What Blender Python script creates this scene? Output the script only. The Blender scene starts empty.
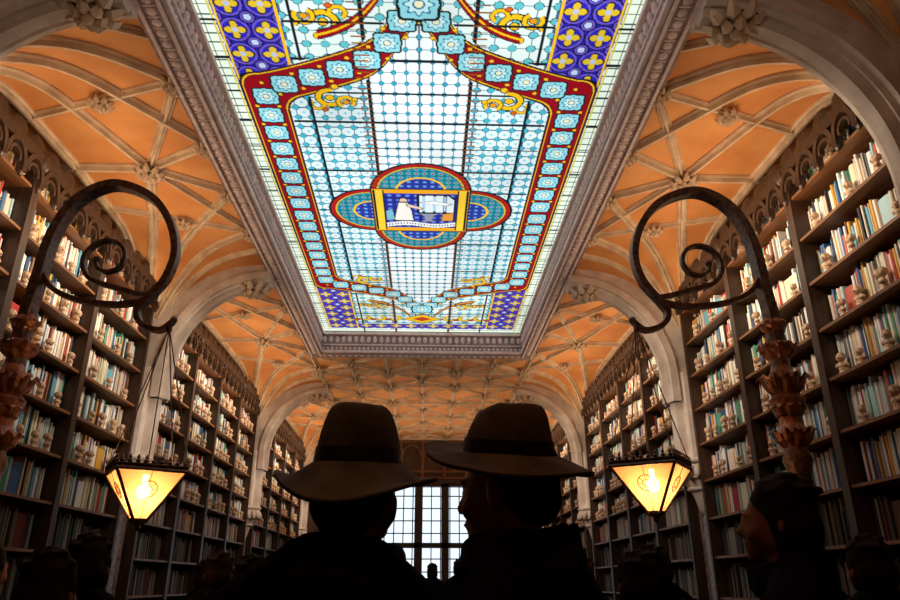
import bpy, bmesh, math, random
import numpy as np
from mathutils import Vector, Matrix, Euler
random.seed(7)
R=random.random
def U(a,b): return a+(b-a)*random.random()
COL=bpy.context.scene.collection
bpy.context.scene.view_settings.view_transform='Standard'

# ------------------------------------------------------------------ materials
def mat(name,c,rough=.6,metal=0,c2=None,scale=8,bump=0,bscale=40,emis=None,estr=0,objcol=False,attr=None,spec=.5,stretch=None):
    m=bpy.data.materials.new(name); m.use_nodes=True
    nt=m.node_tree; b=nt.nodes['Principled BSDF']
    b.inputs['Roughness'].default_value=rough; b.inputs['Metallic'].default_value=metal
    b.inputs['Specular IOR Level'].default_value=spec
    b.inputs['Base Color'].default_value=(*c,1)
    tc=nt.nodes.new('ShaderNodeTexCoord')
    src=tc.outputs['Object']
    if stretch:
        mp=nt.nodes.new('ShaderNodeMapping'); mp.inputs['Scale'].default_value=stretch
        nt.links.new(src,mp.inputs['Vector']); src=mp.outputs['Vector']
    if c2 is not None:
        n=nt.nodes.new('ShaderNodeTexNoise'); n.inputs['Scale'].default_value=scale; n.inputs['Detail'].default_value=5
        nt.links.new(src,n.inputs['Vector'])
        mx=nt.nodes.new('ShaderNodeMix'); mx.data_type='RGBA'
        rp=nt.nodes.new('ShaderNodeMapRange'); rp.inputs['From Min'].default_value=.35; rp.inputs['From Max'].default_value=.65
        nt.links.new(n.outputs['Fac'],rp.inputs['Value']); nt.links.new(rp.outputs['Result'],mx.inputs['Factor'])
        mx.inputs['A'].default_value=(*c,1); mx.inputs['B'].default_value=(*c2,1)
        nt.links.new(mx.outputs['Result'],b.inputs['Base Color'])
    if objcol:
        o=nt.nodes.new('ShaderNodeObjectInfo'); nt.links.new(o.outputs['Color'],b.inputs['Base Color'])
    if attr:
        a=nt.nodes.new('ShaderNodeAttribute'); a.attribute_name=attr; nt.links.new(a.outputs['Color'],b.inputs['Base Color'])
    if bump:
        n2=nt.nodes.new('ShaderNodeTexNoise'); n2.inputs['Scale'].default_value=bscale
        nt.links.new(src,n2.inputs['Vector'])
        bp=nt.nodes.new('ShaderNodeBump'); bp.inputs['Strength'].default_value=bump; bp.inputs['Distance'].default_value=.02
        nt.links.new(n2.outputs['Fac'],bp.inputs['Height']); nt.links.new(bp.outputs['Normal'],b.inputs['Normal'])
    if emis:
        b.inputs['Emission Color'].default_value=(*emis,1); b.inputs['Emission Strength'].default_value=estr
    return m
M_orange=mat('orange_plaster',(.88,.42,.14),.8,c2=(.66,.255,.07),scale=1.3,bump=.1)
M_rib=mat('rib_plaster',(.82,.66,.47),.7,c2=(.60,.44,.29),scale=6,bump=.2)
M_stone=mat('pale_stone_plaster',(.76,.66,.58),.7,c2=(.58,.48,.41),scale=5,bump=.2)
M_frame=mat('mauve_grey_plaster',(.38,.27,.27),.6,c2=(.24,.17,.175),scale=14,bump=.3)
M_orn=mat('pale_carved_plaster',(.88,.74,.70),.6,c2=(.68,.55,.52),scale=14,bump=.2)
M_marble=mat('speckled_marble',(.38,.28,.25),.3,c2=(.08,.05,.05),scale=22)
M_wall=mat('dark_wall',(.10,.055,.03),.8,c2=(.07,.035,.02),scale=3)
M_wood=mat('dark_wood',(.065,.03,.015),.45,c2=(.03,.015,.008),scale=6,stretch=(6,6,.6))
M_shelf=mat('shelf_wood',(.26,.11,.035),.45,c2=(.13,.05,.02),scale=5,stretch=(6,.6,6))
M_floor=mat('floor_wood',(.05,.025,.012),.4,c2=(.025,.012,.006),scale=5,stretch=(8,.5,1))
M_iron=mat('wrought_iron',(.22,.135,.10),.38,.5,c2=(.08,.05,.04),scale=30,bump=.3)
M_copper=mat('bronze_ornament',(.55,.23,.13),.38,.5,c2=(.20,.075,.04),scale=18,bump=.3)
M_black=mat('black_wool',(.007,.007,.009),.95,c2=(.004,.004,.005),scale=60,bump=.3,bscale=200,spec=.05)
M_hatA=mat('charcoal_felt',(.15,.16,.17),.9,c2=(.055,.058,.064),scale=9,bump=.3,bscale=300,spec=.2)
M_hatB=mat('brown_black_felt',(.16,.145,.14),.9,c2=(.06,.055,.055),scale=9,bump=.3,bscale=300,spec=.2)
M_band=mat('hat_ribbon',(.012,.012,.015),.5)
M_skin=mat('skin',(.62,.30,.18),.6,c2=(.50,.24,.13),scale=20)
M_skinD=mat('dim_skin',(.26,.12,.07),.7,c2=(.18,.085,.05),scale=20,spec=.2)  # darker copy of the skin, crowd's dim light put into the colour
M_hair=mat('dark_hair',(.010,.007,.006),.8,c2=(.016,.010,.007),scale=50,stretch=(8,8,1),spec=.1)
M_scarf=mat('dark_knit_scarf',(.04,.025,.025),.95,c2=(.012,.008,.009),scale=60,bump=.6,bscale=120,spec=.1)
M_bookI=mat('book_cloth',(.5,.5,.5),.6,objcol=True)
M_bookS=mat('book_cloth_mass',(.5,.5,.5),.6,attr='Col')
M_page=mat('page_paper',(.6,.55,.42),.8)
M_bust=mat('plaster_bust',(.78,.58,.40),.6,c2=(.34,.19,.10),scale=26,bump=.2)
M_winframe=mat('window_frame_paint',(.05,.04,.035),.5)

# ------------------------------------------------------------------ mesh builder
class MB:
    def __init__(s): s.v=[]; s.f=[]; s.c=[]
    def add(s,vs,fs):
        n=len(s.v); s.v+=[tuple(v) for v in vs]; s.f+=[tuple(n+i for i in f) for f in fs]
    def box(s,x0,x1,y0,y1,z0,z1):
        s.add([(x0,y0,z0),(x1,y0,z0),(x1,y1,z0),(x0,y1,z0),(x0,y0,z1),(x1,y0,z1),(x1,y1,z1),(x0,y1,z1)],
          [(0,3,2,1),(4,5,6,7),(0,1,5,4),(1,2,6,5),(2,3,7,6),(3,0,4,7)])
    def lathe(s,prof,c=(0,0,0),seg=16,sq=None):
        vs=[];fs=[]
        for r,z in prof:
            for i in range(seg):
                a=2*math.pi*i/seg; k=1 if not sq else 1+sq*math.cos(4*a)
                vs.append((c[0]+r*k*math.cos(a),c[1]+r*k*math.sin(a),c[2]+z))
        n=len(prof)
        for j in range(n-1):
            for i in range(seg):
                i2=(i+1)%seg; fs.append((j*seg+i,j*seg+i2,(j+1)*seg+i2,(j+1)*seg+i))
        fs.append(tuple(range(seg))[::-1]); fs.append(tuple((n-1)*seg+i for i in range(seg)))
        s.add(vs,fs)
    def ell(s,c,r,seg=12,rings=7,rot=None):
        vs=[];fs=[]; Mx=Euler(rot).to_matrix() if rot else None
        for j in range(1,rings):
            ph=math.pi*j/rings
            for i in range(seg):
                a=2*math.pi*i/seg
                p=Vector((r[0]*math.sin(ph)*math.cos(a),r[1]*math.sin(ph)*math.sin(a),r[2]*math.cos(ph)))
                vs.append(p)
        vs.append(Vector((0,0,r[2]))); vs.append(Vector((0,0,-r[2])))
        T=len(vs)-2;B=len(vs)-1
        for j in range(rings-2):
            for i in range(seg):
                i2=(i+1)%seg; fs.append((j*seg+i,(j+1)*seg+i,(j+1)*seg+i2,j*seg+i2))
        for i in range(seg):
            i2=(i+1)%seg; fs.append((T,i,i2)); fs.append((B,(rings-2)*seg+i2,(rings-2)*seg+i))
        if Mx: vs=[Mx@v for v in vs]
        s.add([v+Vector(c) for v in vs],fs)
    def sweep(s,path,prof,S,scales=None):
        path=[Vector(p) for p in path]; S=Vector(S).normalized(); n=len(path);k=len(prof)
        vs=[];fs=[]; 
        for i,p in enumerate(path):
            t=(path[min(i+1,n-1)]-path[max(i-1,0)]).normalized()
            N=S.cross(t).normalized()
            sc=scales[i] if scales else 1
            for a,b in prof: vs.append(p+S*a*sc+N*b*sc)
        for i in range(n-1):
            for j in range(k):
                j2=(j+1)%k; fs.append((i*k+j,i*k+j2,(i+1)*k+j2,(i+1)*k+j))
        fs.append(tuple(range(k))[::-1]); fs.append(tuple((n-1)*k+j for j in range(k)))
        s.add(vs,fs)
    def obj(s,name,m,parent=None,smooth=False,bevel=0):
        me=bpy.data.meshes.new(name); me.from_pydata(s.v,[],s.f); me.update()
        bm=bmesh.new(); bm.from_mesh(me); bmesh.ops.recalc_face_normals(bm,faces=bm.faces); bm.to_mesh(me); bm.free()
        if smooth: me.polygons.foreach_set('use_smooth',[True]*len(me.polygons))
        me.materials.append(m)
        o=bpy.data.objects.new(name,me); COL.objects.link(o)
        if parent: o.parent=parent
        if bevel:
            b=o.modifiers.new('b','BEVEL'); b.width=bevel; b.segments=2
        return o
def empty(name,loc=(0,0,0),rot=(0,0,0)):
    o=bpy.data.objects.new(name,None); o.location=loc; o.rotation_euler=rot; o.empty_display_size=.1; COL.objects.link(o); return o
def tag(o,label,cat,group=None):
    o['label']=label; o['category']=cat
    if group: o['group']=group
    return o
def struct(o,label=None):
    o['kind']='structure'
    if label: o['label']=label; 
    o['category']='room part'
    return o
def copytree(src,loc=None,rot=None,scale=None):
    n=src.copy(); COL.objects.link(n)
    if loc is not None: n.location=loc
    if rot is not None: n.rotation_euler=rot
    if scale is not None: n.scale=scale
    for c in src.children:
        c2=copytree(c); c2.parent=n; c2.matrix_parent_inverse=c.matrix_parent_inverse.copy()
    return n
circ=lambda r,n=8:[(r*math.cos(2*math.pi*i/n),r*math.sin(2*math.pi*i/n)) for i in range(n)]

# ------------------------------------------------------------------ room
PY=[-2.0,3.55,8.2,13.8,19.4]
YB,YF=-3.0,19.6
XW=3.56
GZ=5.5; SX=1.71; SY0,SY1=2.95,11.37; FZ=5.1
def surf(x,y):
    ax=abs(x); r=min(math.hypot(max(0,3.42-ax),y-p) for p in PY); t=min(r/1.5,1)
    return 4.1+1.12*(1-(1-t)**2.6)
def grid(mb,x0,x1,y0,y1,st=.1):
    nx=max(2,int(round((x1-x0)/st))); ny=max(2,int(round((y1-y0)/st)))
    vs=[(x0+(x1-x0)*i/nx,y0+(y1-y0)*j/ny,surf(x0+(x1-x0)*i/nx,y0+(y1-y0)*j/ny)) for j in range(ny+1) for i in range(nx+1)]
    fs=[(j*(nx+1)+i,(j+1)*(nx+1)+i,(j+1)*(nx+1)+i+1,j*(nx+1)+i+1) for j in range(ny) for i in range(nx)]
    mb.add(vs,fs)
mb=MB(); fx=SX+.16
grid(mb,-XW,-fx,YB,YF); grid(mb,fx,XW,YB,YF)
grid(mb,-fx,fx,YB,SY0-.2,.4); grid(mb,-fx,fx,SY1+.28,YF,.2)
o=mb.obj('ceiling',M_orange,smooth=True); struct(o,'orange plaster fan vault ceiling')
mb=MB(); mb.box(-XW-.3,XW+.3,YB-.3,YF+.3,-.1,0); struct(mb.obj('floor',M_floor),'dark wooden floor')
mb=MB(); mb.box(-XW-.2,-XW,YB,YF,0,5.6); struct(mb.obj('wall_left',M_wall))
mb=MB(); mb.box(XW,XW+.2,YB,YF,0,5.6); struct(mb.obj('wall_right',M_wall))
mb=MB(); mb.box(-XW-.2,XW+.2,YB-.2,YB,0,5.6); struct(mb.obj('wall_back',M_wall))
mb=MB(); WX=1.5;W0,W1=.8,4.0
mb.box(-XW-.2,-WX,YF,YF+.2,0,5.6);mb.box(WX,XW+.2,YF,YF+.2,0,5.6);mb.box(-WX,WX,YF,YF+.2,0,W0);mb.box(-WX,WX,YF,YF+.2,W1,5.6)
struct(mb.obj('wall_front',M_wall))
mb=MB()
for x in (-1.5,-.10,.62,1.5): mb.box(x-.10,x+.10,YF-.08,YF+.12,W0,W1)
for k in range(1,12):
    x=-1.5+k*.25; mb.box(x-.014,x+.014,YF+.02,YF+.06,W0,W1)
z=W0
while z<W1: mb.box(-1.5,1.5,YF+.02,YF+.06,z-.014,z+.014); z+=.32
mb.box(-1.6,1.6,YF-.08,YF+.12,2.35,2.48); mb.box(-1.6,1.6,YF-.08,YF+.12,W1-.08,W1+.1)
struct(mb.obj('window_2',M_winframe),'tall window with small leaded panes and dark frame')
mb=MB()
for k in range(9):
    x=-2.4+k*.6; mb.box(x-.04,x+.04,YF-.07,YF,4.15,5.2)
    if k<8:
        path=[(x+.3+.26*math.cos(a),YF-.03,4.75+.3*math.sin(a)) for a in np.linspace(0,math.pi,12)]
        mb.sweep(path,[(-.03,-.025),(.03,-.025),(.03,.025),(-.03,.025)],(0,1,0))
        mb.box(x,x+.6,YF-.05,YF,4.3,4.36)
mb.box(-2.45,2.45,YF-.1,YF,5.1,5.22); mb.box(-2.45,2.45,YF-.1,YF,4.12,4.18)
struct(mb.obj('trim_40',M_shelf),'carved wooden tracery panelling above the window')

def orn(mb,axis,fixed,z,a0,a1,step,r3,face):
    k=int((a1-a0)/step)
    for i in range(k):
        a=a0+(i+.5)*(a1-a0)/k
        if axis=='y': mb.ell((fixed,a,z),r3,8,5)
        else: mb.ell((a,fixed,z),(r3[1],r3[0],r3[2]),8,5)
mb=MB(); mo=MB(); t=.15
for s in (-1,1):
    xa,xb=sorted((s*SX,s*(SX+t+.04)))
    mb.box(xa,xb,SY0-t,SY1+t+.08,FZ,GZ+.05)
    xo=s*(SX+t+.04)
    mb.box(min(xo,xo+s*.05),max(xo,xo+s*.05),SY0-t,SY1+t+.12,FZ+.05,5.3)
    xi=s*SX
    for zz,dep,h in ((5.45,.045,.022),(5.13,.035,.02),(5.25,.02,.010)):
        mo.box(min(xi,xi-s*dep),max(xi,xi-s*dep),SY0,SY1,zz-h,zz+h)
    orn(mo,'y',xi,5.35,SY0,SY1,.105,(.030,.036,.062),'side')
    orn(mo,'y',xi,5.19,SY0,SY1,.075,(.020,.026,.026),'side')
    orn(mo,'y',s*(SX+.095),FZ,SY0,SY1,.105,(.036,.040,.018),'soffit')
    orn(mo,'y',s*(SX+.095),FZ,SY0+.05,SY1+.05,.105,(.05,.010,.012),'soffit')
    for xx in (SX+.02,SX+.17): mo.box(s*xx-.012,s*xx+.012,SY0,SY1+.15,FZ-.018,FZ)
for yy,s in ((SY0,-1),(SY1,1)):
    ya,yb=sorted((yy,yy+s*(t+.09)))
    mb.box(-SX,SX,ya,yb,FZ,GZ+.05)
    for zz,dep,h in ((5.45,.045,.022),(5.13,.035,.02),(5.25,.02,.010)):
        mo.box(-SX,SX,min(yy,yy-s*dep),max(yy,yy-s*dep),zz-h,zz+h)
    orn(mo,'x',yy,5.35,-SX,SX,.105,(.030,.036,.062),'side')
    orn(mo,'x',yy,5.19,-SX,SX,.075,(.02,.026,.026),'side')
    orn(mo,'x',yy+s*.12,FZ,-SX,SX,.105,(.036,.04,.018),'soffit')
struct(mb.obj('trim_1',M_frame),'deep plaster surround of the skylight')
struct(mo.obj('trim_41',M_orn,smooth=False),'carved gadroon and bead moulding of the skylight surround')

# ------------------------------------------------------------------ stained glass
st=.0082
nu=int(2*SX/st)+1; L=SY1-SY0; nv=int(L/st)+1
u=np.linspace(-SX,SX,nu); v=np.linspace(-L/2,L/2,nv)
Ug,Vg=np.meshgrid(u,v); au=np.abs(Ug); av=np.abs(Vg)
C=np.zeros(Ug.shape+(3,))
def put(mask,c): C[mask]=c
WHITE=(.90,.98,1.0); CY=(.03,.40,.58); PALE=(.30,.74,.82); LEAD=(.006,.012,.02); RED=(.33,.003,.012)
YEL=(1.0,.58,.01); BLUE=(.025,.02,.46); VIO=(.16,.10,.62); NAVY=(.006,.008,.12)
BC=1.37
def lattice(a,b):
    fu=(Ug/a)%1-.5; fv=(Vg/b)%1-.5
    return fu,fv,np.hypot(.5-np.abs(fu),.5-np.abs(fv))
put(np.ones_like(Ug,bool),WHITE)
fu,fv,cd=lattice(.11,.14)
put((np.abs(fu)>.455)|(np.abs(fv)>.46),(.05,.18,.25))
put(cd<.22,(.01,.10,.16)); put(cd<.18,CY)
side=(au>.44)
fu,fv,cd2=lattice(.125,.145)
put(side,(.78,.95,.98))
put(side&((np.abs(fu)>.46)|(np.abs(fv)>.46)),(.02,.12,.18))
put(side&(cd2<.27),LEAD); put(side&(cd2<.235),(.06,.50,.66))
put(side&(np.hypot(fu,fv)<.11),(.25,.68,.78))
vbf=lambda a:2.14+.58*(1-a/BC)**1.2+.42*np.exp(-(a/.24)**2)
def gf(a,b):
    f1=BC-a; f2=(vbf(np.clip(a,0,BC))-b)*.86; k=.16
    h=np.clip(.5+.5*(f2-f1)/k,0,1); return f2*(1-h)+f1*h-k*h*(1-h)
g=gf(au,av)
beyond=(g<-.17)&(av>1.9)
fu,fv,cd3=lattice(.15,.15)
m_=beyond&(au<1.06)
put(m_,(.80,.95,.92)); put(m_&((np.abs(fu)>.465)|(np.abs(fv)>.465)),(.05,.2,.22)); put(m_&(cd3<.27),LEAD); put(m_&(cd3<.23),(.12,.58,.64))
outer=(au>1.56)|(av>4.05)
blue=(beyond&(au>=1.06)&(au<=1.56)&(av<4.05))|((av>3.82)&(av<4.05)&(au<1.56))
put(blue,BLUE)
fu=((au-1.06)/.25)%1-.5; fv=(av/.27)%1-.5
ph=np.arctan2(fv,fu); rr=np.hypot(fu,fv)
put(blue&(rr<.47)&(rr>.38),VIO)
put(blue&(rr<.40*(.35+.65*np.abs(np.cos(2*ph)))),LEAD)
put(blue&(rr<.34*(.35+.65*np.abs(np.cos(2*ph)))),(.80,.56,.03)); put(blue&(rr<.09),(.5,.6,.9)); 
cdc=np.hypot(.5-np.abs(fu),.5-np.abs(fv)); put(blue&(cdc<.24),VIO); put(blue&(cdc<.15),LEAD); put(blue&(cdc<.12),(.55,.68,.95))
put(blue&((np.abs(cdc-.24)<.03)|(np.abs(rr-.48)<.02)),NAVY)
put(blue&((np.abs(au-1.075)<.012)|(np.abs(au-1.545)<.008)),YEL)
agb=np.abs(g)
band=(agb<.17)&(av<3.8)
put((agb<.185)&(av<3.8),LEAD); put(band,RED)
put(band&(agb<.166)&(agb>.155),YEL); put(band&(agb<.155)&(agb>.148),LEAD)
put(outer,(.86,.98,.84))
put(outer&(((Vg/.10)%1<.14)),(.05,.09,.05))
put(outer&((au/.075)%1<.13)&(av<4.05),(.06,.11,.07))
put(outer&(au<1.585)&(au>1.565),(.70,.60,.08))
def rosette(cx,cy,r):
    dx=au-cx; dy=av-cy; rr=np.hypot(dx,dy)
    ph=np.arctan2(dy,dx)
    k=r*(1-.10*np.cos(4*ph)+.05*np.cos(8*ph))
    put(rr<k*1.15,LEAD); put(rr<k,PALE)
    k2=r*(.66+.12*np.cos(8*ph))
    put(rr<k2,(.01,.22,.36)); put(rr<k2*.84,(.62,.92,.95)); put(rr<r*.30,(.01,.2,.32)); put(rr<r*.22,(.95,.9,.6))
def dots(cx,cy,r,c):
    rr=np.hypot(au-cx,av-cy); put(rr<r*1.3,LEAD); put(rr<r,c)
pa,pb=BC,.0
ros=[];dts=[]
ds=.01; nxt=.135; nd=.27
for i in range(900):
    e_=1e-3; gx=(gf(np.array(pa+e_),np.array(pb))-gf(np.array(pa-e_),np.array(pb)))/(2*e_); gy=(gf(np.array(pa),np.array(pb+e_))-gf(np.array(pa),np.array(pb-e_)))/(2*e_)
    n_=math.hypot(gx,gy); tx,ty=gy/n_,-gx/n_
    if ty*1.0<0 and i==0: tx,ty=-tx,-ty
    if i and tx*ptx+ty*pty<0: tx,ty=-tx,-ty
    ptx,pty=tx,ty; pa+=tx*ds; pb+=ty*ds
    gg=float(gf(np.array(pa),np.array(pb))); pa-=gg*gx/n_/n_; pb-=gg*gy/n_/n_
    s_=(i+1)*ds
    if s_>=nxt: ros.append((float(pa),float(pb))); nxt+=.27
    if s_>=nd: dts.append((float(pa),float(pb),float(gx/n_),float(gy/n_))); nd+=.27
    if pa<.12: break
for a_,b_ in ros: rosette(a_,b_,.114)
for a_,b_,gx,gy in dts:
    for q in (-.10,.10): dots(a_+gx*q,b_+gy*q,.018,YEL)
rosette(0,3.14,.16); rosette(0,3.47,.11)
def ringhalf(cx,cy,r,w,c,a0,a1):
    rr=np.hypot(au-cx,av-cy); ph=np.degrees(np.arctan2(av-cy,au-cx))%360
    m=(ph>a0)&(ph<a1); put(m&(np.abs(rr-r)<w*1.4),LEAD); put(m&(np.abs(rr-r)<w),c)
def foliage(cx,cy,fx_,fy_):
    for dx,dy,r,a0,a1,w in ((0,0,.10,30,290,.024),(.14,.06,.07,120,400,.018),(-.12,.10,.06,0,240,.016)):
        rr=np.hypot((au-cx-dx*fx_),(av-cy-dy*fy_)); ph=np.degrees(np.arctan2((av-cy-dy*fy_)*fy_,(au-cx-dx*fx_)*fx_))%360
        m=(ph>a0%360)&(ph<a1) if a1<=360 else ((ph>a0)|(ph<a1-360))
        put(m&(np.abs(rr-r)<w*1.5),LEAD); put(m&(np.abs(rr-r)<w),YEL)
    dots(cx,cy,.035,YEL); dots(cx+.14*fx_,cy+.06*fy_,.028,(.85,.35,.01)); dots(cx+.22*fx_,cy-.02,.024,YEL); dots(cx-.06*fx_,cy+.17*fy_,.024,(.75,.12,.01)); dots(cx+.06*fx_,cy-.15*fy_,.03,YEL)
foliage(.74,2.94,1,1); foliage(.80,2.03,-1,-1)
rbn=np.abs(av-(2.72+.75*np.exp(-((au-.18)/.28)))); 
rm=(au>.18)&(au<.80)&(av<3.8); put(rm&(rbn<.055),LEAD); put(rm&(rbn<.042),RED); put(rm&(rbn<.012),YEL)
cr=(au+np.abs(av-3.58)*1.6)
put((cr<.34)&(Vg>0),LEAD); put((cr<.31)&(Vg>0),YEL); put((cr<.16)&(Vg>0),(.55,.05,.02))
for cx in (.45,.7,.95): 
    ringhalf(cx,3.55,.09,.026,YEL,0,250); dots(cx,3.72,.04,(.1,.35,.5)); dots(cx+.1,3.62,.035,(.6,.05,.03))
free=~((agb<.2)&(av<3.8))&~blue
for ub,w_ in ((.44,.016),(.98,.012)):
    put((np.abs(au-ub)<w_)&free,LEAD)
for k,vb_ in enumerate(np.arange(0,4.2,.42)):
    put((np.abs(av-vb_)<(.016 if k%2==0 else .011))&free,LEAD)
sd=np.minimum(np.hypot(au-.55,Vg*1.05)-.50,np.hypot(Ug,av-.45)-.55)
med=sd<0
put(sd<.012,LEAD); put(med&(sd<-.015),(.50,.008,.01)); put(med&(sd<-.055),LEAD); put(med&(sd<-.065),(.80,.50,.02)); put(med&(sd<-.085),(.01,.20,.28))
fu=(Ug/.085)%1-.5; fv=(Vg/.085)%1-.5; rr=np.hypot(fu,fv)
put(med&(sd<-.10)&(rr<.38),(.06,.46,.58)); put(med&(sd<-.10)&(rr<.17),(.55,.03,.02))
put(med&(sd<-.28),(.02,.04,.36)); put(med&(sd<-.28)&(rr<.25),(.15,.40,.8))
put((np.abs(sd+.28)<.014),YEL)
pan=(au<.56)&(av<.50)
put(pan,LEAD); put((au<.54)&(av<.48),(.95,.42,.01)); put((au<.42)&(av<.40),(.02,.03,.42))
put((au<.54)&(au>.42)&((Vg/.07)%1<.2),(.3,.08,.005))
x=Ug;y=Vg
fu=(Ug/.10)%1-.5; fv=(Vg/.10)%1-.5
put((au<.41)&(av<.39)&((np.abs(fu)>.45)|(np.abs(fv)>.45)),LEAD)
put((au<.41)&(av<.39)&(np.hypot(fu,fv)<.26),(.14,.28,.85))
def e(cx,cy,rx,ry,c,m=None):
    mm=((x-cx)/rx)**2+((y-cy)/ry)**2<1
    mm2=((x-cx)/(rx+.014))**2+((y-cy)/(ry+.014))**2<1
    put(mm2&(au<.42)&(av<.42),LEAD); put(mm&(au<.41)&(av<.41),c)
def poly(pts,c):
    def ins(g_):
        m=np.zeros(x.shape,bool)
        n=len(pts); cx_=sum(p[0] for p in pts)/n; cy_=sum(p[1] for p in pts)/n
        P=[(cx_+(p[0]-cx_)*g_,cy_+(p[1]-cy_)*g_) for p in pts]
        for i in range(n):
            x1,y1=P[i];x2,y2=P[(i+1)%n]
            if y1==y2: continue
            c_=((y1>y)!=(y2>y))&(x<(x2-x1)*(y-y1)/(y2-y1)+x1); m^=c_
        return m&(au<.42)&(av<.42)
    put(ins(1.14),LEAD); put(ins(1.0),c)
poly([(-.02,-.36),(.30,-.36),(.38,-.26),(.38,.02),(-.02,.02)],(.80,.93,.98))
for k in range(3): poly([(.02+.12*k,-.34),(.05+.12*k,-.34),(.05+.12*k,.0),(.02+.12*k,.0)],(.45,.68,.88))
poly([(.0,-.20),(.14,-.24),(.34,-.18),(.30,-.14),(.12,-.17)],(.95,.97,1))
e(-.20,-.24,.042,.05,(.85,.58,.42))
poly([(-.25,-.19),(-.15,-.19),(-.11,.0),(-.09,.22),(-.31,.22),(-.28,.0)],(.90,.88,.80))
poly([(-.16,-.17),(.02,-.08),(.0,-.04),(-.15,-.10)],(.85,.62,.45))
poly([(-.02,.05),(.22,.05),(.15,.10),(.13,.20),(.18,.24),(.0,.24),(.05,.20),(.04,.11)],(.30,.32,.42))
poly([(-.40,.0),(-.33,-.05),(-.31,.2),(-.40,.22)],(.2,.5,.6)); poly([(.26,.06),(.38,.03),(.38,.22),(.24,.22)],(.85,.35,.05))
yy_=np.abs(y-.32-.03*np.sin(x*9)); put((yy_<.06)&(au<.50),LEAD); rib_=(yy_<.048)&(au<.48); put(rib_,(.92,.94,.90))
put(rib_&(yy_<.02)&((x/.035)%1<.45),(.12,.10,.3))
for cx in (-.47,.47):
    mm=np.abs(x-cx)<.045; put(mm&(av<.46),(1.0,.66,.04)); put((np.abs(np.abs(x-cx)-.05)<.01)&(av<.46),LEAD)
me=bpy.data.meshes.new('window_1')
vz=np.empty((nv*nu,3),np.float32); vz[:,0]=Ug.ravel(); vz[:,1]=Vg.ravel()+(SY0+SY1)/2; vz[:,2]=GZ
idx=np.arange(nv*nu).reshape(nv,nu)
q=np.stack([idx[:-1,:-1],idx[1:,:-1],idx[1:,1:],idx[:-1,1:]],-1).reshape(-1,4)
me.vertices.add(len(vz)); me.vertices.foreach_set('co',vz.ravel())
me.loops.add(q.size); me.loops.foreach_set('vertex_index',q.ravel().astype(np.int32))
me.polygons.add(len(q)); me.polygons.foreach_set('loop_start',(np.arange(len(q))*4).astype(np.int32)); 
me.update(calc_edges=True)
ca=me.color_attributes.new('Col','FLOAT_COLOR','POINT')
cc=np.ones((nv*nu,4),np.float32); cc[:,:3]=C.reshape(-1,3); ca.data.foreach_set('color',cc.ravel())
gm=bpy.data.materials.new('stained_glass'); gm.use_nodes=True; nt=gm.node_tree; b=nt.nodes['Principled BSDF']
a=nt.nodes.new('ShaderNodeAttribute'); a.attribute_name='Col'
tc=nt.nodes.new('ShaderNodeTexCoord'); nn=nt.nodes.new('ShaderNodeTexNoise'); nn.inputs['Scale'].default_value=.9; nn.inputs['Detail'].default_value=3
nt.links.new(tc.outputs['Object'],nn.inputs['Vector'])
mr=nt.nodes.new('ShaderNodeMapRange'); mr.inputs['From Min'].default_value=.3; mr.inputs['From Max'].default_value=.7; mr.inputs['To Min'].default_value=.82; mr.inputs['To Max'].default_value=1.2
nt.links.new(nn.outputs['Fac'],mr.inputs['Value']); nt.links.new(mr.outputs['Result'],b.inputs['Emission Strength'])
nt.links.new(a.outputs['Color'],b.inputs['Emission Color']); b.inputs['Base Color'].default_value=(.005,.005,.005,1); b.inputs['Roughness'].default_value=.5; b.inputs['Specular IOR Level'].default_value=.1
me.materials.append(gm)
o=bpy.data.objects.new('window_1',me); COL.objects.link(o); struct(o,'stained glass skylight with red rosette border, blue corners and central emblem')

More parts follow.
